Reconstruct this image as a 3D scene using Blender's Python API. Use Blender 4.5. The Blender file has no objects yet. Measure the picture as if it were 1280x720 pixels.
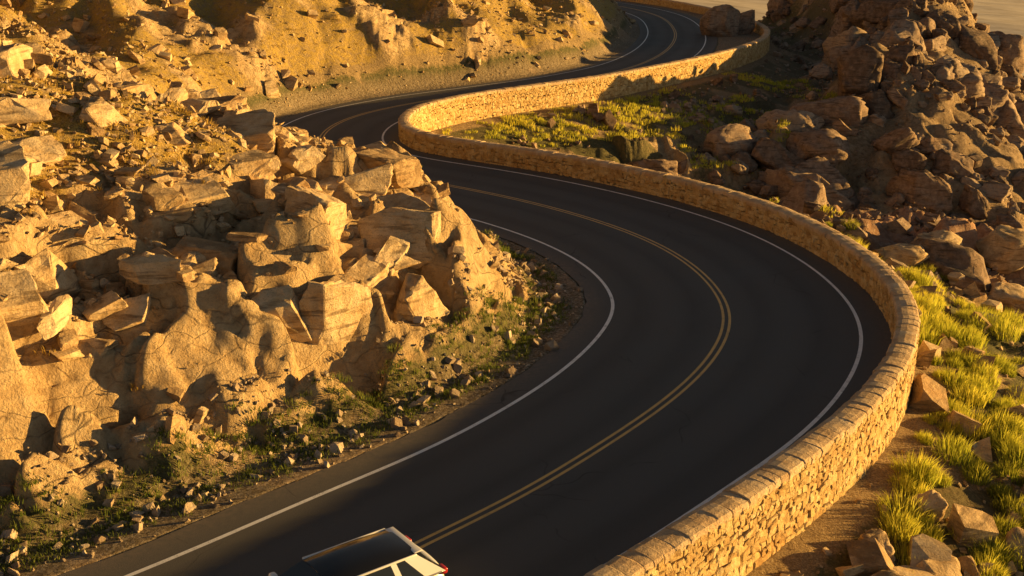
import bpy, bmesh, math, random
import numpy as np
from mathutils import Vector, Matrix, noise as mnoise
random.seed(7); RS=np.random.RandomState(11)
sc=bpy.context.scene
sc.view_settings.view_transform='Standard'
try: sc.view_settings.look='None'
except: pass
sc.view_settings.exposure=0
COL=sc.collection

# ------------------------------------------------------------ node helpers
class NT:
    def __init__(s,name):
        s.m=bpy.data.materials.new(name); s.m.use_nodes=True
        s.t=s.m.node_tree; s.t.nodes.clear()
        s.out=s.t.nodes.new('ShaderNodeOutputMaterial')
        s.b=s.t.nodes.new('ShaderNodeBsdfPrincipled')
        s.t.links.new(s.b.outputs[0],s.out.inputs[0])
        s.pos=s.t.nodes.new('ShaderNodeNewGeometry').outputs['Position']
    def n(s,t): return s.t.nodes.new(t)
    def l(s,a,b): s.t.links.new(a,b)
    def set(s,inp,v):
        if isinstance(v,bpy.types.NodeSocket): s.l(v,inp)
        else: inp.default_value=v
    def noise(s,scale,detail=4,rough=.6,vec=None,dist=0):
        n=s.n('ShaderNodeTexNoise'); n.inputs['Scale'].default_value=scale; n.inputs['Detail'].default_value=detail
        n.inputs['Roughness'].default_value=rough; n.inputs['Distortion'].default_value=dist
        s.l(vec or s.pos,n.inputs['Vector']); return n.outputs['Fac']
    def vor(s,scale,feat='F1',vec=None):
        n=s.n('ShaderNodeTexVoronoi'); n.feature=feat; n.inputs['Scale'].default_value=scale
        s.l(vec or s.pos,n.inputs['Vector']); return n
    def ramp(s,fac,stops):
        n=s.n('ShaderNodeValToRGB'); e=n.color_ramp.elements
        while len(e)<len(stops): e.new(.5)
        for i,(p,c) in enumerate(stops):
            e[i].position=p; e[i].color=(c[0],c[1],c[2],1) if hasattr(c,'__len__') else (c,c,c,1)
        s.set(n.inputs[0],fac); return n.outputs[0]
    def mix(s,f,a,b,mode='MIX'):
        n=s.n('ShaderNodeMix'); n.data_type='RGBA'; n.blend_type=mode
        s.set(n.inputs[0],f)
        for i,v in ((6,a),(7,b)):
            if isinstance(v,tuple): v=(v[0],v[1],v[2],1)
            s.set(n.inputs[i],v)
        return n.outputs[2]
    def math(s,op,a,b=0.0):
        n=s.n('ShaderNodeMath'); n.operation=op; s.set(n.inputs[0],a); s.set(n.inputs[1],b); return n.outputs[0]
    def attr(s,name):
        n=s.n('ShaderNodeAttribute'); n.attribute_name=name; return n.outputs['Fac']
    def bump(s,h,dist,strength=1.0,prev=None):
        n=s.n('ShaderNodeBump'); n.inputs['Distance'].default_value=dist; n.inputs['Strength'].default_value=strength
        s.l(h,n.inputs['Height'])
        if prev: s.l(prev,n.inputs['Normal'])
        return n.outputs[0]
    def warpvec(s,amt,scale,stretch=None):
        n=s.n('ShaderNodeTexNoise'); n.inputs['Scale'].default_value=scale; n.inputs['Detail'].default_value=2
        s.l(s.pos,n.inputs['Vector'])
        m=s.n('ShaderNodeVectorMath'); m.operation='SCALE'; m.inputs['Scale'].default_value=amt; s.l(n.outputs['Color'],m.inputs[0])
        a=s.n('ShaderNodeVectorMath'); a.operation='ADD'; s.l(m.outputs[0],a.inputs[0]); s.l(s.pos,a.inputs[1])
        if stretch:
            mp=s.n('ShaderNodeMapping'); mp.inputs['Rotation'].default_value=stretch[0]; mp.inputs['Scale'].default_value=stretch[1]
            s.l(a.outputs[0],mp.inputs[0]); return mp.outputs[0]
        return a.outputs[0]
    def fin(s,col,rough=.9,normal=None,spec=.2,metal=0):
        if isinstance(col,tuple): col=(col[0],col[1],col[2],1)
        s.set(s.b.inputs['Base Color'],col); s.set(s.b.inputs['Roughness'],rough)
        s.b.inputs['Specular IOR Level'].default_value=spec; s.b.inputs['Metallic'].default_value=metal
        if normal: s.l(normal,s.b.inputs['Normal'])
        return s.m

# ------------------------------------------------------------ numpy noise
def hsh(ix,iy,seed):
    a=(ix.astype(np.int64)*374761393+iy.astype(np.int64)*668265263+seed*2246822519)&0xffffffff
    a=((a^(a>>13))*1274126177)&0xffffffff
    a=((a^(a>>16))*2654435761)&0xffffffff
    a=a^(a>>15)
    return (a&0xffffff).astype(np.float64)/float(0x1000000)
def vnoise(x,y,seed):
    ix=np.floor(x);iy=np.floor(y);fx=x-ix;fy=y-iy
    fx=fx*fx*(3-2*fx);fy=fy*fy*(3-2*fy)
    a=hsh(ix,iy,seed);b=hsh(ix+1,iy,seed);c=hsh(ix,iy+1,seed);d=hsh(ix+1,iy+1,seed)
    return (a*(1-fx)+b*fx)*(1-fy)+(c*(1-fx)+d*fx)*fy
def fbm(x,y,seed,octv=4,g=.5):
    s=0;a=1;t=0
    for o in range(octv):
        s=s+a*(vnoise(x,y,seed+o)*2-1);t+=a;a*=g;x=x*2.03+13.1;y=y*2.03+7.7
    return s/t
def facet(x,y,cell,seed,slope=.5,step=.5):
    """fractured rock: every cell is its own tilted plane"""
    X=x/cell;Y=y/cell;ix=np.floor(X);iy=np.floor(Y)
    best=np.full(X.shape,9e9);sec=np.full(X.shape,9e9);h=np.zeros(X.shape)
    for i in(-1,0,1):
        for j in(-1,0,1):
            cx=ix+i;cy=iy+j
            dx=X-(cx+hsh(cx,cy,seed));dy=Y-(cy+hsh(cx,cy,seed+1))
            d=dx*dx+dy*dy
            hh=((hsh(cx,cy,seed+2)-.5)*2*step+((hsh(cx,cy,seed+3)-.5)*dx+(hsh(cx,cy,seed+4)-.5)*dy)*2*slope)
            m=d<best
            sec=np.where(m,best,np.minimum(sec,d))
            h=np.where(m,hh,h);best=np.where(m,d,best)
    edge=np.sqrt(sec)-np.sqrt(best)
    return h*cell,edge
def sst(x,a,b):
    t=np.clip((x-a)/(b-a),0,1);return t*t*(3-2*t)

# ------------------------------------------------------------ road + wall paths (world metres)
CP=[(-28,-2,3.1,3.1),(-19,5.2,3.1,3.1),(-13,10.2,3.1,3.1),(-9,13.2,3.1,3.1),(-6.2,15.4,3.1,3.1),(-3.9,17.6,3.1,3.1),(-1.92,19.69,3.1,3.1),(0,21.55,3.1,3.15),(1.88,23.85,3.1,3.3),
(3.93,26.6,3.3,3.6),(5.52,29.35,3.5,3.8),(6.62,32.28,3.6,4.0),(6.97,34.95,3.6,4.1),(6.61,38.5,3.7,4.15),(5.44,42,3.8,4.2),(3.34,45.4,3.8,4.2),
(.36,48.8,3.8,4.2),(-3.01,51.7,3.8,4.2),(-6.31,54.3,3.6,4.0),(-8.87,57.2,3.3,3.7),(-10.6,61.3,3.0,3.5),(-11.0,66.8,3.0,3.5),(-9.6,72.2,3.0,3.4),(-6.0,77.5,3.0,3.3),
(-1.1,82.2,3.0,3.2),(5,88.4,3.0,3.2),(10.8,97.5,3.0,3.2),(15.4,111.5,3.0,3.2),(18.4,129.8,3.0,3.2),(18.9,150,3,3.2),(15.0,168,3,3.2),(7,181,3,3.2),(-10,192,3,3.2),(-60,209,3,3.2)]
CP=np.array(CP,float)
def catmull(P,n=24):
    out=[]
    for i in range(len(P)-1):
        p0=P[max(i-1,0)];p1=P[i];p2=P[i+1];p3=P[min(i+2,len(P)-1)]
        for k in range(n):
            t=k/n
            out.append(.5*((2*p1)+(-p0+p2)*t+(2*p0-5*p1+4*p2-p3)*t*t+(-p0+3*p1-3*p2+p3)*t**3))
    out.append(P[-1]);return np.array(out)
def resample(P,step):
    s=np.r_[0,np.cumsum(np.hypot(*(np.diff(P[:,:2],axis=0).T)))]
    n=int(s[-1]/step);q=np.linspace(0,s[-1],n+1)
    return np.stack([np.interp(q,s,P[:,k]) for k in range(P.shape[1])],1)
def smooth(P,sig,step):
    r=int(3*sig/step);k=np.exp(-.5*(np.arange(-r,r+1)*step/sig)**2);k/=k.sum()
    Q=P.copy()
    for c in range(P.shape[1]):
        e=np.r_[2*P[0,c]-P[r:0:-1,c],P[:,c],2*P[-1,c]-P[-2:-r-2:-1,c]]
        Q[:,c]=np.convolve(e,k,'valid')
    return Q
def tangent(P):
    t=np.gradient(P[:,:2],axis=0);return t/np.linalg.norm(t,axis=1)[:,None]
RD=smooth(resample(catmull(CP),.3),1.3,.3)
RT=tangent(RD);RN=np.stack([RT[:,1],-RT[:,0]],1)   # right normal
SH=.95
kT=int(np.argmin(np.hypot(RD[:,0]-5,RD[:,1]-88.4)))
W1=RD[:kT,:2]+RN[:kT]*(RD[:kT,3]+SH+.28)[:,None]
W2=np.array([(15.2,94.6),(20.5,103),(24.8,112.5),(27.2,124),(27,139),(24.8,155),(20.3,171),(11.5,187),(-8,198.5),(-60,215)],float)
Wc=np.vstack([W1[::6],W2])
WP=smooth(resample(catmull(Wc,10),.25),.8,.25)
WT=tangent(WP);WN=np.stack([WT[:,1],-WT[:,0]],1)

def near(px,py,P,T):
    P=P[::2];T=T[::2]
    d=np.empty(len(px));ki=np.empty(len(px),int)
    for a in range(0,len(px),40000):
        x=px[a:a+40000,None].astype(np.float32);y=py[a:a+40000,None].astype(np.float32)
        dd=(x-P[:,0].astype(np.float32))**2+(y-P[:,1].astype(np.float32))**2
        k=dd.argmin(1);ki[a:a+40000]=k
        xx=px[a:a+40000];yy=py[a:a+40000]
        cr=(xx-P[k,0])*T[k,1]-(yy-P[k,1])*T[k,0]
        al=(xx-P[k,0])*T[k,0]+(yy-P[k,1])*T[k,1]
        r=np.sqrt(dd[np.arange(len(k)),k])
        r=np.where(np.abs(al)<.5,np.abs(cr),r)
        d[a:a+40000]=np.sign(cr)*r
    return d,ki*2
def info(x,y):
    dr,k=near(x,y,RD,RT)
    dw,kw=near(x,y,WP,WT)
    dl=-dr-(RD[k,2]+.9)
    return dl,dw-.28,dr
def height(x,y,fine=True):
    dl,dw,dr=info(x,y)
    right=dw>-.26
    left=(~right)&(dl>0)
    wx=x+.5*fbm(x*.7,y*.7,5,3);wy=y+.5*fbm(x*.7,y*.7,9,3)
    c,s=math.cos(.6),math.sin(.6)
    u=(c*wx+s*wy);v=(-s*wx+c*wy)*1.45
    F3,e3=facet(u,v,3.4,21,.46,.16)
    F1,e1=facet(u,v,1.6,31,.5,.16)
    F5,e5=facet(u+.1*F1,v,.6,41,.5,.14)
    if fine: F2,e2=facet(u,v,.24,51,.5,.13)
    else: F2=0*F5
    big=fbm(x*.05,y*.05,61,4);mid=fbm(x*.22,y*.22,71,4);sm=fbm(x*1.4,y*1.4,81,4)
    front=1-sst(y,48,60)
    # ---- left hill
    dle=np.maximum(dl+mid*1.1*sst(dl,.6,4),0)
    zf=np.interp(dle,[0,1.2,1.8,4.0,9,16,30,60,140],[0,.02,.5,3.0,5.0,9.0,18,38,86])
    zb=np.interp(dle,[0,.8,2.0,4,9,16,30,60,140],[0,.1,1.6,3.1,5.2,9.4,19,38,84])
    zl=zf*front+zb*(1-front)
    zl=zl*(1+.18*big)
    rk=front*sst(dl,1.0,2.4)*(1-.88*sst(dl+3*mid,8,11))+(1-front)*sst(dl,.8,2)*(.14+.5*sst(mid+.35*big,.15,.5))
    slab=front*sst(dl,1,2.2)*(1-sst(dl+1.5*mid,5,7.5))
    bigface=slab*(1-sst(x,-6.5,-4.0))
    ll=rk*((.85+.25*slab)*F3+(.9-.1*slab-.2*bigface)*F1+(.75-.3*slab-.1*bigface)*F5+(.6-.25*slab)*F2)
    cr=np.exp(-(e3/.04)**2)*.45+np.exp(-(e1/.055)**2)*.25
    ll=ll-rk*cr
    ll=ll+sst(dl,.8,5)*(.4*mid+.06*sm)+.03*sm*sst(dl,.0,.6)
    gullies=np.abs(fbm(x*.11+y*.03,y*.06,91,4))
    ribs=1-2*np.abs(fbm(x*.075+y*.02,y*.03,951,4))
    ll=ll-sst(dl,5,20)*(1.6*(.25-np.minimum(gullies,.25))*4)*(.35+1.2*(1-front))+(1-front)*sst(dl,1.5,10)*4.6*(ribs-.5)
    zl=np.maximum(zl+ll,-.03+.02*sm)
    # ---- right valley
    drr=np.maximum(dw,0)
    zr=np.interp(drr,[0,.5,6,10,16,26,60,200],[-.75,-.85,-2.5,-4.6,-7.2,-10.5,-21,-80])
    zr=zr+16.8*np.exp(-((x-45)/13)**2-((y-140)/28)**2)*sst(drr,3,16)
    zr=zr+7.0*np.exp(-((x-33)/11)**2-((y-92)/24)**2)*sst(drr,4,14)
    zr=zr+4.2*np.exp(-((x-22)/7)**2-((y-56)/6)**2)
    hillR=np.clip(np.exp(-((x-40)/30)**2-((y-100)/45)**2)*1.15,0,1)
    rr=sst(drr,2,9)*np.clip(.45+1.0*mid+.3*hillR,.15,1)
    bank=np.exp(-((x-20)/7)**2-((y-54)/7)**2)
    rr=np.maximum(rr,bank*sst(drr,.5,3))
    zr=zr+rr*(1.1*F3+1.0*F1+.7*F5+.5*F2)-rr*cr+sst(drr,.6,4)*(.5*mid+.1*sm)+.03*sm
    zr=zr+1.0*big*sst(drr,8,25)
    z=np.full(x.shape,-.07)
    z=np.where(left,zl,z);z=np.where(right,zr,z)
    flat=(~left)&(~right)&(dr>RD[0,3]+1.4)
    z=np.where(flat,-.015+.012*sm,z)
    rock=np.where(left,np.maximum(rk,slab),np.where(right,rr,0))
    gn=fbm(x*.35,y*.35,131,4)
    green=np.where(left,(1-sst(dl,1.5,2.6))*sst(gn,-.6,-.2),np.where(right,(1-sst(drr,9,14))*sst(gn,-.45,.0)*sst(drr,.3,1.2),0))
    dry=np.where(left,sst(dl+3*mid,7.5,11)*front*.9+(1-front)*(1-rock)*sst(dl,1.5,3),np.where(right,.4,0))
    pink=np.where(right,bank+.9*np.exp(-((x+.5)/5)**2-((y-64.5)/4.5)**2)+.3*np.exp(-((x-14)/7)**2-((y-20)/8)**2),.15*(dl<1.5)*left)
    grav=np.where(left,(1-sst(dl,.9,2.0)),np.where(flat,1,0))
    hill=np.where(right,hillR,0)
    return z,dict(rock=rock,green=green,dry=dry,pink=pink,gravel=grav,hill=hill),dl,dw

# ------------------------------------------------------------ mesh helpers
def mesh_from(name,V,F,mats,attrs={},smooth_=False,matidx=None):
    V=np.asarray(V,np.float32);F=np.asarray(F,np.int32);k=F.shape[1]
    me=bpy.data.meshes.new(name)
    me.vertices.add(len(V));me.vertices.foreach_set('co',V.ravel())
    me.loops.add(F.size);me.loops.foreach_set('vertex_index',F.ravel())
    me.polygons.add(len(F));me.polygons.foreach_set('loop_start',np.arange(0,F.size,k,dtype=np.int32))
    if matidx is not None: me.polygons.foreach_set('material_index',matidx.astype(np.int32))
    me.update(calc_edges=True)
    me.polygons.foreach_set('use_smooth',np.full(len(F),smooth_))
    for a,d in attrs.items():
        at=me.attributes.new(a,'FLOAT','POINT');at.data.foreach_set('value',np.asarray(d,np.float32))
    for m in mats: me.materials.append(m)
    ob=bpy.data.objects.new(name,me);COL.objects.link(ob);return ob

# ------------------------------------------------------------ materials
def terrain_mat():
    t=NT('rocky_ground')
    n1=t.noise(.5,3);n2=t.noise(3.2,6,.68);n3=t.noise(20,4,.75)
    wv=t.warpvec(1.4,.8,((.4,.5,.6),(1,1,2.6)))
    crk=t.vor(.55,'DISTANCE_TO_EDGE',wv).outputs['Distance']
    k1=t.ramp(crk,[(0,0),(.03,1)])
    c=t.ramp(n2,[(.28,(.23,.155,.085)),(.45,(.45,.325,.18)),(.6,(.54,.41,.245)),(.78,(.64,.51,.34))])
    c=t.mix(t.ramp(n1,[(.4,0),(.65,.45)]),c,(.46,.30,.14))
    c=t.mix(t.ramp(n3,[(.55,0),(.72,.5)]),c,(.15,.115,.08))
    c=t.mix(t.ramp(n1,[(.35,.75),(.6,.1)]),c,t.mix(k1,(.08,.055,.04),c))
    soil=t.ramp(n3,[(.3,(.11,.075,.04)),(.5,(.28,.20,.105)),(.62,(.41,.31,.17)),(.75,(.53,.43,.27))])
    rockm=t.ramp(t.math('ADD',t.attr('rock'),t.math('MULTIPLY',t.math('SUBTRACT',n2,.5),.9)),[(.25,0),(.5,1)])
    c=t.mix(rockm,soil,c)
    dryc=t.ramp(n3,[(.3,(.15,.09,.018)),(.5,(.42,.285,.055)),(.7,(.60,.44,.12))])
    dm=t.ramp(t.math('MULTIPLY',t.attr('dry'),n2),[(.32,0),(.5,.8)])
    c=t.mix(dm,c,dryc)
    gc=t.ramp(n3,[(.3,(.02,.030,.010)),(.55,(.06,.075,.022)),(.75,(.12,.12,.04))])
    gm=t.ramp(t.math('MULTIPLY',t.attr('green'),n2),[(.28,0),(.43,.85)])
    c=t.mix(gm,c,gc)
    pk=t.ramp(n2,[(.3,(.27,.12,.08)),(.55,(.46,.27,.20)),(.75,(.6,.46,.38))])
    c=t.mix(t.math('MULTIPLY',t.attr('pink'),.8),c,pk)
    c=t.mix(t.math('MULTIPLY',t.attr('hill'),.6),c,t.ramp(n2,[(.3,(.09,.065,.048)),(.7,(.27,.195,.14))]))
    gvn=t.vor(16);gvg=t.n('ShaderNodeSeparateColor');t.l(gvn.outputs['Color'],gvg.inputs[0])
    gcol=t.ramp(gvg.outputs[0],[(0,(.12,.09,.065)),(.5,(.26,.2,.15)),(1,(.42,.35,.28))])
    c=t.mix(t.math('MULTIPLY',t.attr('gravel'),.65),c,gcol)
    h=t.math('ADD',t.math('MULTIPLY',n2,.2),t.math('MULTIPLY',n3,.06))
    h=t.math('ADD',h,t.math('MULTIPLY',t.math('MULTIPLY',k1,rockm),.03))
    return t.fin(c,.95,t.bump(h,1.0,1.0),.1)
def boulder_mat(name,lo,mi,hi,dark=.3,strata=True):
    t=NT(name);tn=t.attr('tint')
    n2=t.noise(2.6,5,.65);n3=t.noise(22,4,.78)
    c=t.ramp(t.math('ADD',n2,t.math('MULTIPLY',t.math('SUBTRACT',tn,.5),.45)),[(.25,lo),(.5,mi),(.75,hi)])
    c=t.mix(t.ramp(n3,[(.52,0),(.7,dark*2)]),c,(lo[0]*.45,lo[1]*.45,lo[2]*.45))
    c=t.mix(t.ramp(t.noise(1.1,2),[(.5,0),(.7,.4)]),c,(mi[0]*.9,mi[1]*.72,mi[2]*.54))
    h=t.math('ADD',t.math('MULTIPLY',n2,.10),t.math('MULTIPLY',n3,.03))
    if strata:
        mp=t.n('ShaderNodeMapping');mp.inputs['Rotation'].default_value=(.35,.3,.6);mp.inputs['Scale'].default_value=(.7,.7,7)
        t.l(t.pos,mp.inputs[0]);sn=t.noise(1.0,4,.6,mp.outputs[0])
        c=t.mix(t.ramp(sn,[(.36,.65),(.46,0)]),c,(lo[0]*.4,lo[1]*.38,lo[2]*.38))
        h=t.math('ADD',h,t.math('MULTIPLY',sn,.08))
    return t.fin(c,.92,t.bump(h,1.0,1.0),.15)
def grass_mat(name,a,b,c3,tr=.45):
    t=NT(name)
    col=t.ramp(t.attr('tint'),[(0,a),(.5,b),(1,c3)])
    col=t.mix(t.math('MULTIPLY',t.attr('tip'),.5),col,(c3[0]*1.1,c3[1]*1.05,c3[2]))
    d=t.n('ShaderNodeBsdfDiffuse');tl=t.n('ShaderNodeBsdfTranslucent');mx=t.n('ShaderNodeMixShader')
    t.l(col,d.inputs[0]);t.l(col,tl.inputs[0]);mx.inputs[0].default_value=tr
    t.l(d.outputs[0],mx.inputs[1]);t.l(tl.outputs[0],mx.inputs[2]);t.l(mx.outputs[0],t.out.inputs[0])
    return t.m
M_ter=terrain_mat()
M_bould=boulder_mat('sandstone_boulder',(.29,.195,.105),(.50,.365,.205),(.62,.49,.32))
M_hillb=boulder_mat('weathered_granite',(.13,.092,.066),(.28,.20,.145),(.40,.31,.225),.35)
M_wall=boulder_mat('wall_stone',(.34,.205,.08),(.53,.375,.165),(.63,.49,.27),.25,False)
M_cap=boulder_mat('cap_stone',(.42,.29,.17),(.54,.40,.25),(.62,.49,.34),.18,False)
M_grav=boulder_mat('gravel_stone',(.20,.15,.11),(.34,.27,.20),(.50,.42,.34),.2,False)
t=NT('mortar');M_mort=t.fin(t.ramp(t.noise(20),[(.3,(.16,.105,.06)),(.7,(.33,.23,.14))]),.95)
M_g1=grass_mat('grass_blades',(.07,.11,.014),(.32,.38,.04),(.64,.58,.09),.5)
M_g2=grass_mat('dry_grass_blades',(.20,.13,.03),(.42,.29,.065),(.56,.41,.13),.4)
M_g3=grass_mat('verge_grass_blades',(.035,.06,.012),(.10,.15,.03),(.22,.25,.06),.4)

# ------------------------------------------------------------ terrain
nu,nv=1000,1040
uu=np.linspace(-math.asinh(170/11.),math.asinh(190/11.),nu);xs=11*np.sinh(uu)-2
ys=6*np.exp(np.linspace(0,math.log(420/6.),nv))
X,Y=np.meshgrid(xs,ys);X=X.ravel();Y=Y.ravel()
Z,MS,DL,DW=height(X,Y)
Zg=Z.reshape(nv,nu);B=Zg.copy()
B[1:-1,1:-1]=(Zg[1:-1,1:-1]*4+2*(Zg[:-2,1:-1]+Zg[2:,1:-1]+Zg[1:-1,:-2]+Zg[1:-1,2:])+Zg[:-2,:-2]+Zg[2:,2:]+Zg[:-2,2:]+Zg[2:,:-2])/16
keep=((DL>.6)|(DW>.9)).reshape(nv,nu)
Z=np.where(keep,B,Zg).ravel()
idx=np.arange(nu*nv).reshape(nv,nu)
F=np.stack([idx[:-1,:-1].ravel(),idx[:-1,1:].ravel(),idx[1:,1:].ravel(),idx[1:,:-1].ravel()],1)
ter=mesh_from('mountain_terrain',np.stack([X,Y,Z],1),F,[M_ter],MS,smooth_=True)

gx=np.linspace(-14000,16000,160);gy=np.linspace(150,26000,160)
PX,PY=np.meshgrid(gx,gy);px=PX.ravel();py=PY.ravel()
pz=-240-.03*np.minimum(py,4000)-(px*.10)+60*fbm(px/1500,py/1500,301,4)  # plain tilted to face the low sun, shaped so it looks brighter
idp=np.arange(160*160).reshape(160,160)
Fp=np.stack([idp[:-1,:-1].ravel(),idp[:-1,1:].ravel(),idp[1:,1:].ravel(),idp[1:,:-1].ravel()],1)
t=NT('hazed_desert_sand')
c=t.ramp(t.noise(.004,6,.7),[(.3,(.33,.28,.23)),(.45,(.46,.41,.35)),(.55,(.52,.47,.41)),(.7,(.60,.55,.49))])  # pale sand tones with the distance haze put into the colour
M_des=t.fin(c,.95,None,.05)
mesh_from('desert_plain',np.stack([px,py,pz],1),Fp,[M_des],smooth_=True)

# ------------------------------------------------------------ road
t=NT('asphalt')
nl=t.noise(.35,4,.6);sp=t.noise(55,2,.85)
c=t.ramp(sp,[(.3,(.050,.048,.047)),(.5,(.088,.084,.082)),(.72,(.18,.172,.165))])
c=t.mix(t.ramp(nl,[(.35,0),(.7,.5)]),c,(.116,.110,.105))
tr=t.attr('lane')
c=t.mix(t.math('MULTIPLY',tr,.45),c,(.054,.052,.051))
dst=t.attr('dust')
c=t.mix(t.math('MULTIPLY',dst,t.ramp(t.noise(6,4,.8),[(.35,.1),(.65,1)])),c,(.19,.155,.125))
wv=t.warpvec(2.0,.5)
ck=t.ramp(t.vor(.22,'DISTANCE_TO_EDGE',wv).outputs['Distance'],[(0,0),(.0045,1)])
c=t.mix(t.ramp(nl,[(.5,0),(.6,.7)]),c,t.mix(ck,(.02,.019,.018),c))
M_asp=t.fin(c,t.ramp(nl,[(.3,.7),(.7,.88)]),t.bump(sp,.010,.8),.22)
def strip(name,offs_fn,zz,mat,sel=slice(None),attrs=None):
    P=RD[sel];N=RN[sel];O=offs_fn(P)
    k=len(O);n=len(P)
    V=np.zeros((n,k,3))
    for j,o in enumerate(O):
        V[:,j,0]=P[:,0]+N[:,0]*o;V[:,j,1]=P[:,1]+N[:,1]*o;V[:,j,2]=zz
    V=V.reshape(-1,3);id_=np.arange(n*k).reshape(n,k)
    F=np.stack([id_[:-1,:-1].ravel(),id_[:-1,1:].ravel(),id_[1:,1:].ravel(),id_[1:,:-1].ravel()],1)
    at={}
    if attrs: at=attrs(P,O)
    return mesh_from(name,V,F,[mat],at,smooth_=True)
def roff(P):
    s=np.arange(len(P))*.3
    L=-(P[:,2]+.9)+.10*fbm(s*1.3,s*0,401,4);R=P[:,3]+1.2
    return [L+(R-L)*q for q in np.linspace(0,1,29)]
def rattr(P,O):
    A=[];D=[]
    for o in O:
        a=np.zeros(len(P))
        for cc,w in ((-P[:,2]/2,.85),(P[:,3]/2,.85)):
            for sgn in(-1,1): a+=np.exp(-((o-(cc+sgn*w))/.32)**2)
        A.append(a)
        D.append(np.clip(1-(o-O[0])/.7,0,1)*.9+np.clip(1-(O[-1]-.2-o)/.8,0,1)*.7)
    return {'lane':np.stack(A,1).ravel(),'dust':np.stack(D,1).ravel()}
road=strip('road',roff,0.0,M_asp,attrs=rattr)
def paint(name,col):
    t=NT(name);n=t.noise(35,4,.8);n2=t.noise(3,2)
    w=t.ramp(t.math('ADD',n,t.math('MULTIPLY',n2,.5)),[(.78,0),(.98,.8)])
    return t.fin(t.mix(w,col,(.08,.075,.07)),.6,None,.3)
M_wh=paint('white_road_paint',(.86,.84,.82));M_ye=paint('yellow_road_paint',(.72,.45,.14))
for nm,f in(('edge_line_inner',lambda P:[-P[:,2]-.055,-P[:,2]+.055]),('edge_line_outer',lambda P:[P[:,3]-.055,P[:,3]+.055])):
    o=strip(nm,f,.004,M_wh);o.parent=road
for nm,a in(('centre_line_a',-.10),('centre_line_b',.10)):
    o=strip(nm,lambda P,a=a:[a-.042+0*P[:,0],a+.042+0*P[:,0]],.004,M_ye);o.parent=road

# ------------------------------------------------------------ rock prototypes
def hull(pts,refine=0,disp=.0,seed=0,bev=.045):
    bm=bmesh.new()
    for p in pts: bm.verts.new(p)
    bmesh.ops.convex_hull(bm,input=bm.verts[:])
    bmesh.ops.delete(bm,geom=[v for v in bm.verts if not v.link_faces],context='VERTS')
    if refine:
        bmesh.ops.dissolve_limit(bm,angle_limit=.2,verts=bm.verts[:],edges=bm.edges[:])
        bmesh.ops.bevel(bm,geom=bm.edges[:],offset=bev,segments=1,affect='EDGES',profile=.5,clamp_overlap=True)
        bmesh.ops.triangulate(bm,faces=bm.faces[:])
        for _ in range(refine):
            el=[e for e in bm.edges if e.calc_length()>.32/(1 if _==0 else 1.6)]
            bmesh.ops.subdivide_edges(bm,edges=el,cuts=1,use_grid_fill=True)
            bmesh.ops.triangulate(bm,faces=bm.faces[:])
        for v in bm.verts:
            q=v.co*1.6+Vector((seed*7.1,0,0))
            d=mnoise.noise(q)*disp+mnoise.noise(q*2.7)*disp*.5+(mnoise.cell(q*1.9)-.5)*disp*.7
            v.co+=v.co.normalized()*d
    bmesh.ops.triangulate(bm,faces=bm.faces[:])
    bmesh.ops.recalc_face_normals(bm,faces=bm.faces[:])
    bm.verts.index_update();bm.verts.ensure_lookup_table()
    V=np.array([v.co[:] for v in bm.verts])
    Fa=np.array([[v.index for v in f.verts] for f in bm.faces]);bm.free();return V,Fa
def rpts(r,n,boxy):
    P=r.normal(size=(n,3));P/=np.linalg.norm(P,axis=1)[:,None]
    if boxy>0: P=P/(np.abs(P)**4).sum(1)[:,None]**(.25*boxy)
    return P*(.85+.3*r.rand(n,1))
def blockpts(r,cut=.4):
    P=[]
    sh=r.normal(size=(3,3))*.18
    for a in(-1,1):
        for b in(-1,1):
            for c in(-1,1):
                p=np.array([a,b,c],float)*(.74+.34*r.rand(3))
                if r.rand()<cut:
                    for ax in range(3):
                        q=p.copy();q[ax]*=.3+.45*r.rand();P.append(q)
                else: P.append(p)
    P=np.array(P);return P+P@sh
r=np.random.RandomState(3)
P_small=[hull(blockpts(r)) for _ in range(9)]+[hull(rpts(r,r.randint(9,16),.6)) for _ in range(7)]
P_big=[hull(blockpts(r,.6),2,.065,i,.035) for i in range(16)]+[hull(rpts(r,13,.9),2,.065,i+20,.035) for i in range(8)]
P_round=[hull(rpts(r,26,.4),2,.10,i+40,.1) for i in range(8)]+[hull(blockpts(r,.8),2,.10,i+60,.14) for i in range(5)]
def boxpts(r,lo=.62,j=.12):
    P=[]
    for a in(-1,1):
        for b in(-1,1):
            for c in(-1,1):
                k=lo+.26*r.rand(3)
                P+= [(a*k[0],b*1,c*1*k[2]),(a,b*k[1],c*k[2]),(a*k[0],b*k[1],c)]
    P=np.array(P);return P*(1+j*r.normal(size=P.shape))
P_box=[hull(boxpts(r)) for _ in range(20)]
def cappts(r):
    P=[]
    for a in(-1,1):
        for q in np.linspace(0,math.pi,7):
            P.append((a*(.93+.07*r.rand()),math.cos(q)*(.95+.06*r.rand()),.15+math.sin(q)**.8*.85*(.94+.08*r.rand())))
            P.append((a*.85*(.97+.05*r.rand()),math.cos(q)*1.02,.15+math.sin(q)**.8*.93))
        P+=[(a*.95,-1,-1),(a*.95,1,-1)]
    return np.array(P)
P_cap=[hull(cappts(r)) for _ in range(10)]
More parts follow.
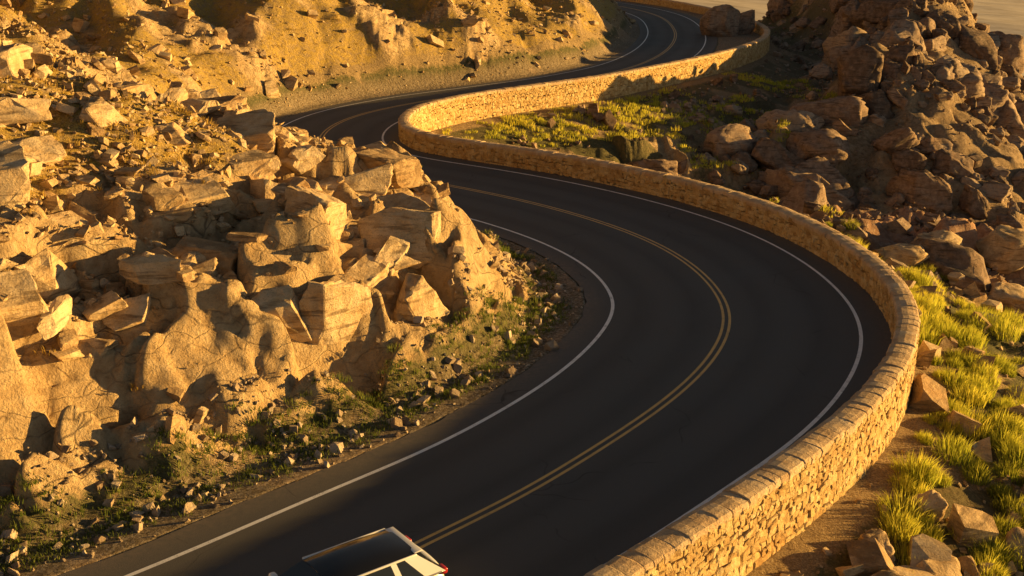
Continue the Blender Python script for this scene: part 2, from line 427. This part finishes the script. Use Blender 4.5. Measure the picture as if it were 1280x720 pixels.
def eul(a,b,c):
    ca,sa,cb,sb,cc,s_=np.cos(a),np.sin(a),np.cos(b),np.sin(b),np.cos(c),np.sin(c)
    R=np.empty((len(a),3,3))
    R[:,0,0]=cc*cb;R[:,0,1]=cc*sb*sa-s_*ca;R[:,0,2]=cc*sb*ca+s_*sa
    R[:,1,0]=s_*cb;R[:,1,1]=s_*sb*sa+cc*ca;R[:,1,2]=s_*sb*ca-cc*sa
    R[:,2,0]=-sb;R[:,2,1]=cb*sa;R[:,2,2]=cb*ca
    return R
def scatter(name,protos,pos,scl,R,mat,tint,smooth_=False):
    which=RS.randint(0,len(protos),len(pos));VV=[];FF=[];TT=[];off=0
    for i,(V,Fa) in enumerate(protos):
        m=np.where(which==i)[0]
        if not len(m): continue
        W=np.einsum('nij,nkj->nki',R[m],V[None]*scl[m][:,None,:])+pos[m][:,None,:]
        VV.append(W.reshape(-1,3));FF.append((Fa[None]+(np.arange(len(m))*len(V))[:,None,None]+off).reshape(-1,3))
        TT.append(np.repeat(tint[m],len(V)));off+=len(m)*len(V)
    return mesh_from(name,np.vstack(VV),np.vstack(FF),[mat],{'tint':np.concatenate(TT)},smooth_)
def tiltR(n,tl=.5,yaw=None):
    return eul(RS.normal(0,tl,n),RS.normal(0,tl,n),RS.rand(n)*6.283 if yaw is None else yaw)

# ------------------------------------------------------------ rocks
def sample(n,x0,x1,y0,y1,bias=0):
    x=RS.rand(n)*(x1-x0)+x0
    if bias: y=y0*np.exp(RS.rand(n)*math.log(y1/y0))
    else: y=RS.rand(n)*(y1-y0)+y0
    return x,y
def put(x,y,acc_fn,fine=True):
    z,ms,dl,dw=height(x,y,fine)
    p=acc_fn(x,y,ms,dl,dw);k=RS.rand(len(x))<p
    return x[k],y[k],z[k],{a:b[k] for a,b in ms.items()},dl[k],dw[k]
cl=lambda x,y:sst(fbm(x*.5,y*.5,501,4),-.1,.4)
x,y=sample(80000,-34,2,14,56)
x,y,z,ms,dl,dw=put(x,y,lambda x,y,ms,dl,dw:(dw<-.5)*(dl>1.9)*(.07+.6*cl(x,y)*sst(dl,4,7)+.4*ms['dry'])*np.where(dl<5.2,.12,1))
n=len(x);s=.03+.035*RS.pareto(2.2,n);s=np.clip(s,.028,.22)
scatter('scree_rocks',P_small,np.stack([x,y,z+s*.2],1),s[:,None]*(.7+.6*RS.rand(n,3))*np.array([1.15,1,.75]),tiltR(n),M_bould,RS.rand(n))
x,y=sample(3600,-30,1,15,54)
x,y,z,ms,dl,dw=put(x,y,lambda x,y,ms,dl,dw:(dw<-.5)*(dl>np.where(x<-6,4.7,3.6))*(dl<18)*(.06+.7*sst(fbm(x*.3,y*.3,77,3),-.35,.1))*np.where(dl<9.5,1,.06))
n=len(x);s=np.clip(.16+.18*RS.pareto(2.1,n),.16,.75)
R=eul(RS.normal(.12,.22,n),RS.normal(-.1,.22,n),RS.normal(.65,.6,n))
scatter('slope_boulders',P_big,np.stack([x,y,z+s*.06],1),s[:,None]*(.75+.5*RS.rand(n,3))*np.array([1.4,1,.64]),R,M_bould,RS.rand(n))
HB=[(-14.2,31.5,1.1,.8,.42,.3,.15),(-11.9,32.5,.85,.65,.4,1.0,.2),(-13.2,27.6,.85,.7,.6,.5,.1),(-11.3,26.0,.95,.7,.8,.9,.35),(-12.6,25.2,.55,.5,.4,.1,.2),
(-8.9,30.5,.9,.6,.35,.4,.2),(-10.2,33.5,.8,.5,.35,.2,.1),(-7.0,29.6,.95,.65,.5,.7,.25),(-5.7,31.2,.9,.7,.5,2.4,.3),(-8.2,27.8,.85,.55,.45,1.2,.3),
(-5.2,35.5,1.2,.8,.55,.5,.2),(-6.8,34.0,1.0,.7,.5,.8,.15),(-8.6,35.8,.9,.7,.5,.1,.2),(-4.1,37.6,1.1,.8,.5,.6,.2),(-4.6,27.6,.75,.5,1.0,.7,.3),(-5.9,27.0,.5,.45,.7,.2,.3),
(-14.6,28.8,.8,.55,.4,1.3,.3),(-15.5,34,.9,.6,.4,.2,.2),(-10.0,28.5,.6,.5,.4,.2,.4),(-13.9,24.8,.5,.4,.35,.8,.2),
(-3.0,31.8,1.3,1.0,.7,.6,.3),(-3.8,34.2,1.2,.9,.6,.4,.3),(-2.6,29.9,1.1,.8,.7,.9,.3),(-12.8,30,.8,.6,.4,1,.2),(-16,30.5,1.0,.7,.5,.6,.2),(-9.2,38,1.0,.7,.45,.6,.2)]
HB=np.array(HB);HB[:,2:5]*=1.12;z,_,_,_=height(HB[:,0].copy(),HB[:,1].copy())
scatter('large_boulders',P_big,np.stack([HB[:,0],HB[:,1],z+HB[:,4]*.05],1),HB[:,2:5],eul(HB[:,6],-HB[:,6]*.6,HB[:,5]),M_bould,.45+.4*RS.rand(len(HB)))
x,y=sample(85000,-90,30,50,210,1)
x,y,z,ms,dl,dw=put(x,y,lambda x,y,ms,dl,dw:(dw<-.5)*(dl>.8)*(.18+.5*cl(x*.4,y*.4)),False)
n=len(x);s=np.clip(.05+.04*RS.pareto(2.0,n),.045,.5)
scatter('hillside_rocks',P_small,np.stack([x,y,z+s*.2],1),s[:,None]*(.7+.6*RS.rand(n,3))*np.array([1.1,1,.75]),tiltR(n),M_bould,RS.rand(n))
x,y=sample(7000,2,95,40,180)
x,y,z,ms,dl,dw=put(x,y,lambda x,y,ms,dl,dw:(dw>4)*(.06+.9*sst(fbm(x*.12,y*.12,611,3),-.1,.25)*sst(ms['hill'],.1,.4)),False)
n=len(x);s=np.clip(.4+.42*RS.pareto(2.0,n),.3,2.4)*np.where(dw<8,.45,1)
scatter('hill_boulders',P_round,np.stack([x,y,z+s*.05],1),s[:,None]*(.75+.5*RS.rand(n,3))*np.array([1.2,1,.85]),tiltR(n,.4),M_hillb,RS.rand(n),True)
x,y=sample(60000,0,90,36,180,1)
x,y,z,ms,dl,dw=put(x,y,lambda x,y,ms,dl,dw:(dw>.8)*(.12+.5*cl(x*.5,y*.5)),False)
n=len(x);s=np.clip(.06+.07*RS.pareto(2.0,n),.05,.5)
scatter('valley_rocks',P_small,np.stack([x,y,z+s*.2],1),s[:,None]*(.7+.6*RS.rand(n,3)),tiltR(n),M_hillb,RS.rand(n))
x,y=sample(22000,1,30,8,48)
x,y,z,ms,dl,dw=put(x,y,lambda x,y,ms,dl,dw:(dw>.3)*(.18+.6*sst(dw-y*.12+2*fbm(x*.4,y*.4,88,3),-.5,2.0)))
n=len(x);s=np.clip(.035+.05*RS.pareto(1.9,n),.03,.45)
scatter('roadside_rocks',P_small,np.stack([x,y,z+s*.2],1),s[:,None]*(.7+.6*RS.rand(n,3)),tiltR(n),M_bould,RS.rand(n))
HB=np.array([(7.4,19.5,.8,.55,.5,.4,.2),(9.2,20.8,.9,.7,.5,1.4,.2),(10.4,19.2,.8,.6,.5,.4,.3),(8.6,18.0,.8,.6,.5,2.4,.1),(11.8,22.4,.7,.6,.45,.4,.2),(12.0,20.6,.8,.6,.45,.9,.2),(6.4,17.6,.6,.5,.4,.9,.2),
 (13.2,24.8,.6,.5,.4,.9,.2),(9.6,23.2,.45,.35,.3,.1,.2),(15,28,.6,.5,.4,.3,.2),(14.5,33,.5,.4,.35,.3,.2),(7.9,21.3,.4,.35,.3,.3,.2),(17,33.5,.7,.5,.4,.3,.2),(17.5,48,1.5,1.1,.8,.3,.2),(20,51,1.8,1.2,.9,.7,.2),(22,47,1.5,1.1,.9,1.2,.2),(24,52,1.8,1.3,1.0,.1,.2)])
z,_,_,_=height(HB[:,0].copy(),HB[:,1].copy())
scatter('embankment_boulders',P_round,np.stack([HB[:,0],HB[:,1],z+HB[:,4]*.2],1),HB[:,2:5],eul(HB[:,6],-HB[:,6]*.6,HB[:,5]),M_bould,.3+.4*RS.rand(len(HB)),True)
x,y=sample(80000,-20,5,12,56)
x,y,z,ms,dl,dw=put(x,y,lambda x,y,ms,dl,dw:(dw<-.5)*(dl>.02)*(dl<2.8)*(.12+.7*sst(fbm(x*1.1,y*1.1,99,3),-.25,.25)*sst(dl,.2,.9)))
n=len(x);s=np.clip(.02+.02*RS.pareto(1.8,n),.018,.12)
scatter('verge_gravel',P_small,np.stack([x,y,z+s*.3],1),s[:,None]*(.7+.6*RS.rand(n,3)),tiltR(n),M_grav,RS.rand(n))
V,Fa=hull(rpts(np.random.RandomState(8),16,.9),2,.06,3)
ob=mesh_from('large_rock',V*np.array([2.5,2.0,2.6])+0,Fa,[M_hillb],{'tint':np.full(len(V),.7)});ob.location=(22.6,124,1.0);ob.rotation_euler=(.1,.35,.5)
V,Fa=hull(rpts(np.random.RandomState(18),16,.9),2,.06,5)
ob=mesh_from('large_rock',V*np.array([1.4,1.4,2.1]),Fa,[M_hillb],{'tint':np.full(len(V),.5)});ob.location=(25.2,125.5,.8);ob.rotation_euler=(.1,.5,.2)

# ------------------------------------------------------------ stone wall
HW=.25;TOP=.84
Sarc=np.arange(len(WP))*.25
pos=[];scl=[];yaw=[];roll=[]
def along(s):
    k=s/.25;i=np.clip(k.astype(int),0,len(WP)-2);f=(k-i)[:,None]
    return WP[i]*(1-f)+WP[i+1]*f,WT[i],WN[i]
L=Sarc[-1]-1
def course(z0,h,side):
    a=[];s=RS.rand()*.3
    while s<L:
        w=h*(.8+1.6*RS.rand());a.append((s+w/2,w));s+=w*.96
    a=np.array(a);p,tn,nn=along(a[:,0]);n=len(a)
    o=side*(HW-.05+RS.rand(n)*.035)
    P=np.stack([p[:,0]+nn[:,0]*o,p[:,1]+nn[:,1]*o,z0+h/2+RS.normal(0,.025,n)+.03*np.sin(a[:,0]*.9+z0*9)],1)
    S=np.stack([a[:,1]/2*1.04,np.full(n,.10),h/2*(.9+.5*RS.rand(n))],1)
    pos.append(P);scl.append(S);yaw.append(np.arctan2(tn[:,1],tn[:,0])+RS.normal(0,.05,n));roll.append(RS.normal(0,.17,n))
for side,zlo in((1,-1.25),(-1,-.02)):
    z0=zlo
    while z0<TOP-.06:
        h=.10+.09*RS.rand()
        if z0+h>TOP+.02: h=max(TOP-z0,.1)
        course(z0,h,side);z0+=h*.97
pos=np.vstack(pos);scl=np.vstack(scl);yaw=np.concatenate(yaw);roll=np.concatenate(roll);n=len(pos)
wall=scatter('stone_wall',P_box,pos,scl,eul(RS.normal(0,.05,n),roll,yaw),M_wall,.15+.7*RS.rand(n))
s=.1;a=[]
while s<L:
    w=.22+.26*RS.rand();a.append((s+w/2,w));s+=w*.985
aa=np.array(a);p,tn,nn=along(aa[:,0]);n=len(aa)
P=np.stack([p[:,0]+nn[:,0]*RS.normal(0,.012,n),p[:,1]+nn[:,1]*RS.normal(0,.012,n),TOP+.07+RS.normal(0,.008,n)],1)
cap=scatter('coping_stones',P_cap,P,np.stack([aa[:,1]/2*1.05,.31+.02*RS.rand(n),.095+.012*RS.rand(n)],1),eul(RS.normal(0,.03,n),RS.normal(0,.02,n),np.arctan2(tn[:,1],tn[:,0])+RS.normal(0,.04,n)),M_cap,.2+.6*RS.rand(n));cap.parent=wall
N=len(WP);V=[]
for o,zz in((-HW+.035,-1.4),(-HW+.035,TOP+.03),(HW-.035,TOP+.03),(HW-.035,-1.4)):
    V.append(np.stack([WP[:,0]+WN[:,0]*o,WP[:,1]+WN[:,1]*o,np.full(N,zz)],1))
V=np.stack(V,1).reshape(-1,3);id_=np.arange(N*4).reshape(N,4)
F=np.vstack([np.stack([id_[:-1,j],id_[1:,j],id_[1:,j+1],id_[:-1,j+1]],1) for j in range(3)])
core=mesh_from('mortar_core',V,F,[M_mort]);core.parent=wall

# ------------------------------------------------------------ grass
def tufts(name,x,y,z,size,nb,mat,spread=.5,width=.012,tint=None,lean=.6):
    n=len(x);T=np.repeat(np.arange(n),nb);m=len(T)
    a=RS.rand(m)*6.283;rr=np.sqrt(RS.rand(m))*size[T]*spread
    bx=x[T]+np.cos(a)*rr;by=y[T]+np.sin(a)*rr;bz=z[T]-.03
    a2=a+RS.normal(0,.6,m);Lh=size[T]*(.5+.5*RS.rand(m))*(1.12-.45*(rr/(size[T]*spread+1e-6))**2);ln=lean*(.25+.75*RS.rand(m))*(.4+rr/(size[T]*spread+1e-6))
    dx=np.cos(a2)*ln;dy=np.sin(a2)*ln
    w=width*(.6+.8*RS.rand(m))*(1+size[T]);wx=-np.sin(a2+RS.normal(0,.6,m))*w;wy=np.cos(a2)*w
    mid=np.stack([bx+dx*Lh*.35,by+dy*Lh*.35,bz+Lh*.6],1);tip=np.stack([bx+dx*Lh,by+dy*Lh,bz+Lh*(1.0-.25*ln)],1)
    W=np.stack([wx,wy,0*wx],1);B=np.stack([bx,by,bz],1)
    V=np.stack([B-W,B+W,mid+W*.7,mid-W*.7,tip],1).reshape(-1,3)
    b=np.arange(m)*5
    F=np.vstack([np.stack([b,b+1,b+2],1),np.stack([b,b+2,b+3],1),np.stack([b+3,b+2,b+4],1)])
    tt=RS.rand(n) if tint is None else tint
    tv=np.clip(tt[T]+RS.normal(0,.18,m),0,1)
    return mesh_from(name,V,F,[mat],{'tint':np.repeat(tv,5),'tip':np.tile([0,0,.5,.5,1.],m)})
x,y=sample(2600,3,30,16,52)
x,y,z,ms,dl,dw=put(x,y,lambda x,y,ms,dl,dw:(dw>.6)*(dw<9)*sst(fbm(x*.3,y*.3,811,3),-.45,-.1)*(.15+.85*sst(y,19,24))*np.where(dw<6,.85,.4))
sz=np.where(RS.rand(len(x))<.35,.5+.25*RS.rand(len(x)),.25+.25*RS.rand(len(x)))
tufts('bunch_grass',x,y,z,sz,260,M_g1,.7,.006,np.clip(.62+.8*fbm(x*.25,y*.25,5,3)+RS.normal(0,.12,len(x)),0,1),.55)
x,y=sample(6500,-8,26,52,100)
x,y,z,ms,dl,dw=put(x,y,lambda x,y,ms,dl,dw:(dw>.5)*(dw<12)*sst(fbm(x*.15,y*.15,821,3),-.25,.1))
tufts('hillside_grass',x,y,z,.22+.25*RS.rand(len(x)),30,M_g1,.9,.013,np.clip(.8+.6*fbm(x*.2,y*.2,5,3),0,1))
x,y=sample(38000,-20,5,14,56)
x,y,z,ms,dl,dw=put(x,y,lambda x,y,ms,dl,dw:(dw<-.5)*(dl>.3)*(dl<2.3)*sst(fbm(x*.6,y*.6,831,3),-.4,.0)*sst(dl,.35,.9))
tufts('verge_grass',x,y,z,.09+.14*RS.rand(len(x)),26,M_g3,1.1,.007)
x,y=sample(26000,-60,2,15,130,1)
x,y,z,ms,dl,dw=put(x,y,lambda x,y,ms,dl,dw:(dw<-.5)*(dl>3.5)*(.06+.9*ms['dry'])*(.3+.7*sst(fbm(x*.4,y*.4,841,3),-.2,.3)))
tufts('dry_grass',x,y,z,.10+.17*RS.rand(len(x)),22,M_g2,1.0,.010)

# ------------------------------------------------------------ car
def simple(name,col,rough,metal=0,spec=.5,coat=0):
    t=NT(name);m=t.fin(col,rough,None,spec,metal)
    t.b.inputs['Coat Weight'].default_value=coat;t.b.inputs['Coat Roughness'].default_value=.05;return m
t=NT('silver_car_paint');M_sil=t.fin(t.mix(t.noise(400,2),(.70,.71,.72),(.78,.79,.80)),.32,None,.5,.2);t.b.inputs['Coat Weight'].default_value=.8
M_blk=simple('black_gloss',(.010,.010,.012),.18,0,.4,.4);M_gls=simple('car_glass',(.015,.018,.02),.05,0,.6)
M_tyre=simple('tyre_rubber',(.02,.02,.02),.85);M_rim=simple('alloy_rim',(.45,.45,.46),.3,.9);M_tail=simple('tail_lamp_lens',(.35,.02,.02),.2);M_pl=simple('black_plastic',(.03,.03,.03),.6);M_head=simple('head_lamp_lens',(.7,.72,.75),.1)
car=bpy.data.objects.new('car',None);COL.objects.link(car)
def part(name,V,F,mats,mi=None,bev=0,sub=0,sm=True):
    me=bpy.data.meshes.new(name);me.from_pydata([tuple(v) for v in V],[],[tuple(f) for f in F])
    bm=bmesh.new();bm.from_mesh(me);bmesh.ops.recalc_face_normals(bm,faces=bm.faces[:]);bm.to_mesh(me);bm.free()
    for m in mats: me.materials.append(m)
    if mi is not None:
        for p,i in zip(me.polygons,mi): p.material_index=i
    for p in me.polygons:p.use_smooth=sm
    o=bpy.data.objects.new(name,me);COL.objects.link(o);o.parent=car
    if sub: md=o.modifiers.new('s','SUBSURF');md.levels=sub;md.render_levels=sub
    if bev: md=o.modifiers.new('b','BEVEL');md.width=bev;md.segments=3;md.limit_method='ANGLE'
    return o
ST=[(-2.28,.70,.42,.80,.98),(-2.22,.84,.32,.86,1.02),(-2.0,.91,.25,.93,1.03),(-1.4,.93,.22,.95,1.02),(-.5,.93,.2,.95,1.0),(.4,.93,.2,.95,.98),(1.05,.92,.22,.94,.97),(1.6,.91,.24,.90,.93),(2.05,.86,.28,.82,.84),(2.28,.72,.36,.68,.72),(2.34,.60,.42,.6,.62)]
V=[];F=[]
for xx,w,zb,zs,zt in ST:
    prof=[(-w*.86,zb),(-w,zb+.16),(-w*1.0,(zb+zs)/2+.02),(-w*.97,zs-.02),(-w*.80,zt),(w*.80,zt),(w*.97,zs-.02),(w*1.0,(zb+zs)/2+.02),(w,zb+.16),(w*.86,zb)]
    V+=[(xx,a,b) for a,b in prof]
k=10
for i in range(len(ST)-1):
    for j in range(k): F.append((i*k+j,i*k+(j+1)%k,(i+1)*k+(j+1)%k,(i+1)*k+j))
F.append(tuple(range(k)));F.append(tuple((len(ST)-1)*k+j for j in range(k)))
part('body',V,F,[M_sil],sub=2)
cols=[(-2.20,-1.62),(-1.72,-1.30),(-1.22,-1.12),(-1.08,-.99),(-.12,-.16),(.02,-.03),(.98,.22),(1.16,.36)]
zb,zt=1.0,1.52;wb,wt=.88,.62
V=[];F=[];mi=[]
for sgn in(-1,1):
    for b,tp in cols: V+=[(b,sgn*wb,zb-.03),(tp,sgn*wt,zt-.09)]
n=len(cols)
for sd in range(2):
    o=sd*n*2
    for i in range(n-1):
        F.append((o+2*i,o+2*i+2,o+2*i+3,o+2*i+1));mi.append(1 if i in(1,3,5) else 0)
F.append((0,1,2*n+1,2*n));mi.append(1)
F.append((2*n-2,2*n-1,4*n-1,4*n-2));mi.append(1)
part('cabin',V,F,[M_sil,M_gls],mi,sm=False)
V=[];F=[];nx,ny=18,17
for i in range(nx):
    u=i/(nx-1);xx=-1.66+u*2.04
    for j in range(ny):
        q=j/(ny-1)*2-1
        V.append((xx,q*.635*(1-.05*abs(2*u-1)**3),zt-.09+.095*(1-abs(q)**2.8)*(1-.55*abs(2*u-1)**3)+.02*math.sin(math.pi*u)))
for i in range(nx-1):
    for j in range(ny-1):
        F.append((i*ny+j,i*ny+j+1,(i+1)*ny+j+1,(i+1)*ny+j))
part('roof',V,F,[M_blk])
def box(name,c,s,mat,bev=.02):
    V=[(c[0]+a*s[0]/2,c[1]+b*s[1]/2,c[2]+d*s[2]/2) for a in(-1,1) for b in(-1,1) for d in(-1,1)]
    F=[(0,1,3,2),(4,6,7,5),(0,4,5,1),(2,3,7,6),(0,2,6,4),(1,5,7,3)]
    return part(name,V,F,[mat],bev=bev,sm=True)
for s_ in(-1,1):
    box('cant_rail',(-.63,s_*.645,1.43),(2.0,.05,.05),M_sil,.02)
    box('window_trim',(-.5,s_*.885,.985),(3.2,.025,.03),M_rim,.008)
    box('tail_lamp',(-2.2,s_*.72,.93),(.16,.26,.13),M_tail,.04)
    box('head_lamp',(2.1,s_*.66,.72),(.3,.3,.12),M_head,.05)
    box('wing_mirror',(.88,s_*1.02,1.03),(.16,.2,.13),M_sil,.05)
    box('door_handle',(-.25,s_*.945,.86),(.2,.03,.03),M_rim,.01);box('door_handle',(-1.2,s_*.945,.87),(.2,.03,.03),M_rim,.01)
    box('sill',(0,s_*.9,.27),(2.7,.1,.12),M_pl,.03)
    for wx_ in(-1.42,1.42):
        for nm,rad,wd,mt in(('tyre',.35,.24,M_tyre),('rim',.23,.25,M_rim)):
            V=[];F=[];q=28
            for e,rr_ in((-wd/2,rad*.9),(-wd/2+.03,rad),(wd/2-.03,rad),(wd/2,rad*.9)):
                V+=[(wx_+rr_*math.cos(a*2*math.pi/q),s_*.84+e,.35+rr_*math.sin(a*2*math.pi/q)) for a in range(q)]
            for i in range(3):
                for a in range(q):F.append((i*q+a,i*q+(a+1)%q,(i+1)*q+(a+1)%q,(i+1)*q+a))
            F.append(tuple(range(q)));F.append(tuple(3*q+a for a in range(q)))
            part(nm,V,F,[mt])
box('spoiler',(-1.70,0,1.445),(.2,1.2,.03),M_sil,.012)
box('rear_bumper',(-2.26,0,.5),(.14,1.5,.22),M_pl,.05);box('number_plate',(-2.31,0,.78),(.03,.4,.12),M_head,.005);box('grille',(2.3,0,.55),(.1,1.0,.16),M_pl,.03)
hd=math.atan2(-.60,-.80)
car.location=(-3.1,16.92,0.004);car.rotation_euler=(0,0,hd);car.scale=(.84,.84,.88)

# ------------------------------------------------------------ light, sky, camera
el=math.radians(4.6);S=Vector((math.cos(el)*.968,math.cos(el)*.25,math.sin(el))).normalized()
az=math.atan2(.968,.25)
w=bpy.data.worlds.new("World");sc.world=w;w.use_nodes=True
nt=w.node_tree;bg=nt.nodes['Background'];sky=nt.nodes.new('ShaderNodeTexSky');sky.sky_type='NISHITA';sky.sun_disc=False
sky.sun_elevation=el;sky.sun_rotation=az;sky.altitude=2500;sky.dust_density=2.5;sky.ozone_density=.5
hs=nt.nodes.new('ShaderNodeHueSaturation');hs.inputs['Saturation'].default_value=.55
nt.links.new(sky.outputs[0],hs.inputs['Color']);nt.links.new(hs.outputs[0],bg.inputs[0]);bg.inputs[1].default_value=.095
ld=bpy.data.lights.new('sun','SUN');ld.energy=14;ld.angle=math.radians(.5);ld.color=(1,.585,.16)
lo=bpy.data.objects.new('sun',ld);COL.objects.link(lo);lo.rotation_euler=(-S).to_track_quat('-Z','Y').to_euler();lo.location=(60,30,40)
cd=bpy.data.cameras.new('camera');cam=bpy.data.objects.new('camera',cd);COL.objects.link(cam)
cd.sensor_width=36;cd.lens=39.4;cd.clip_end=60000;cd.clip_start=.1
cam.location=(0,0,11.9);cam.rotation_euler=(math.radians(90-18.2),0,0);sc.camera=cam
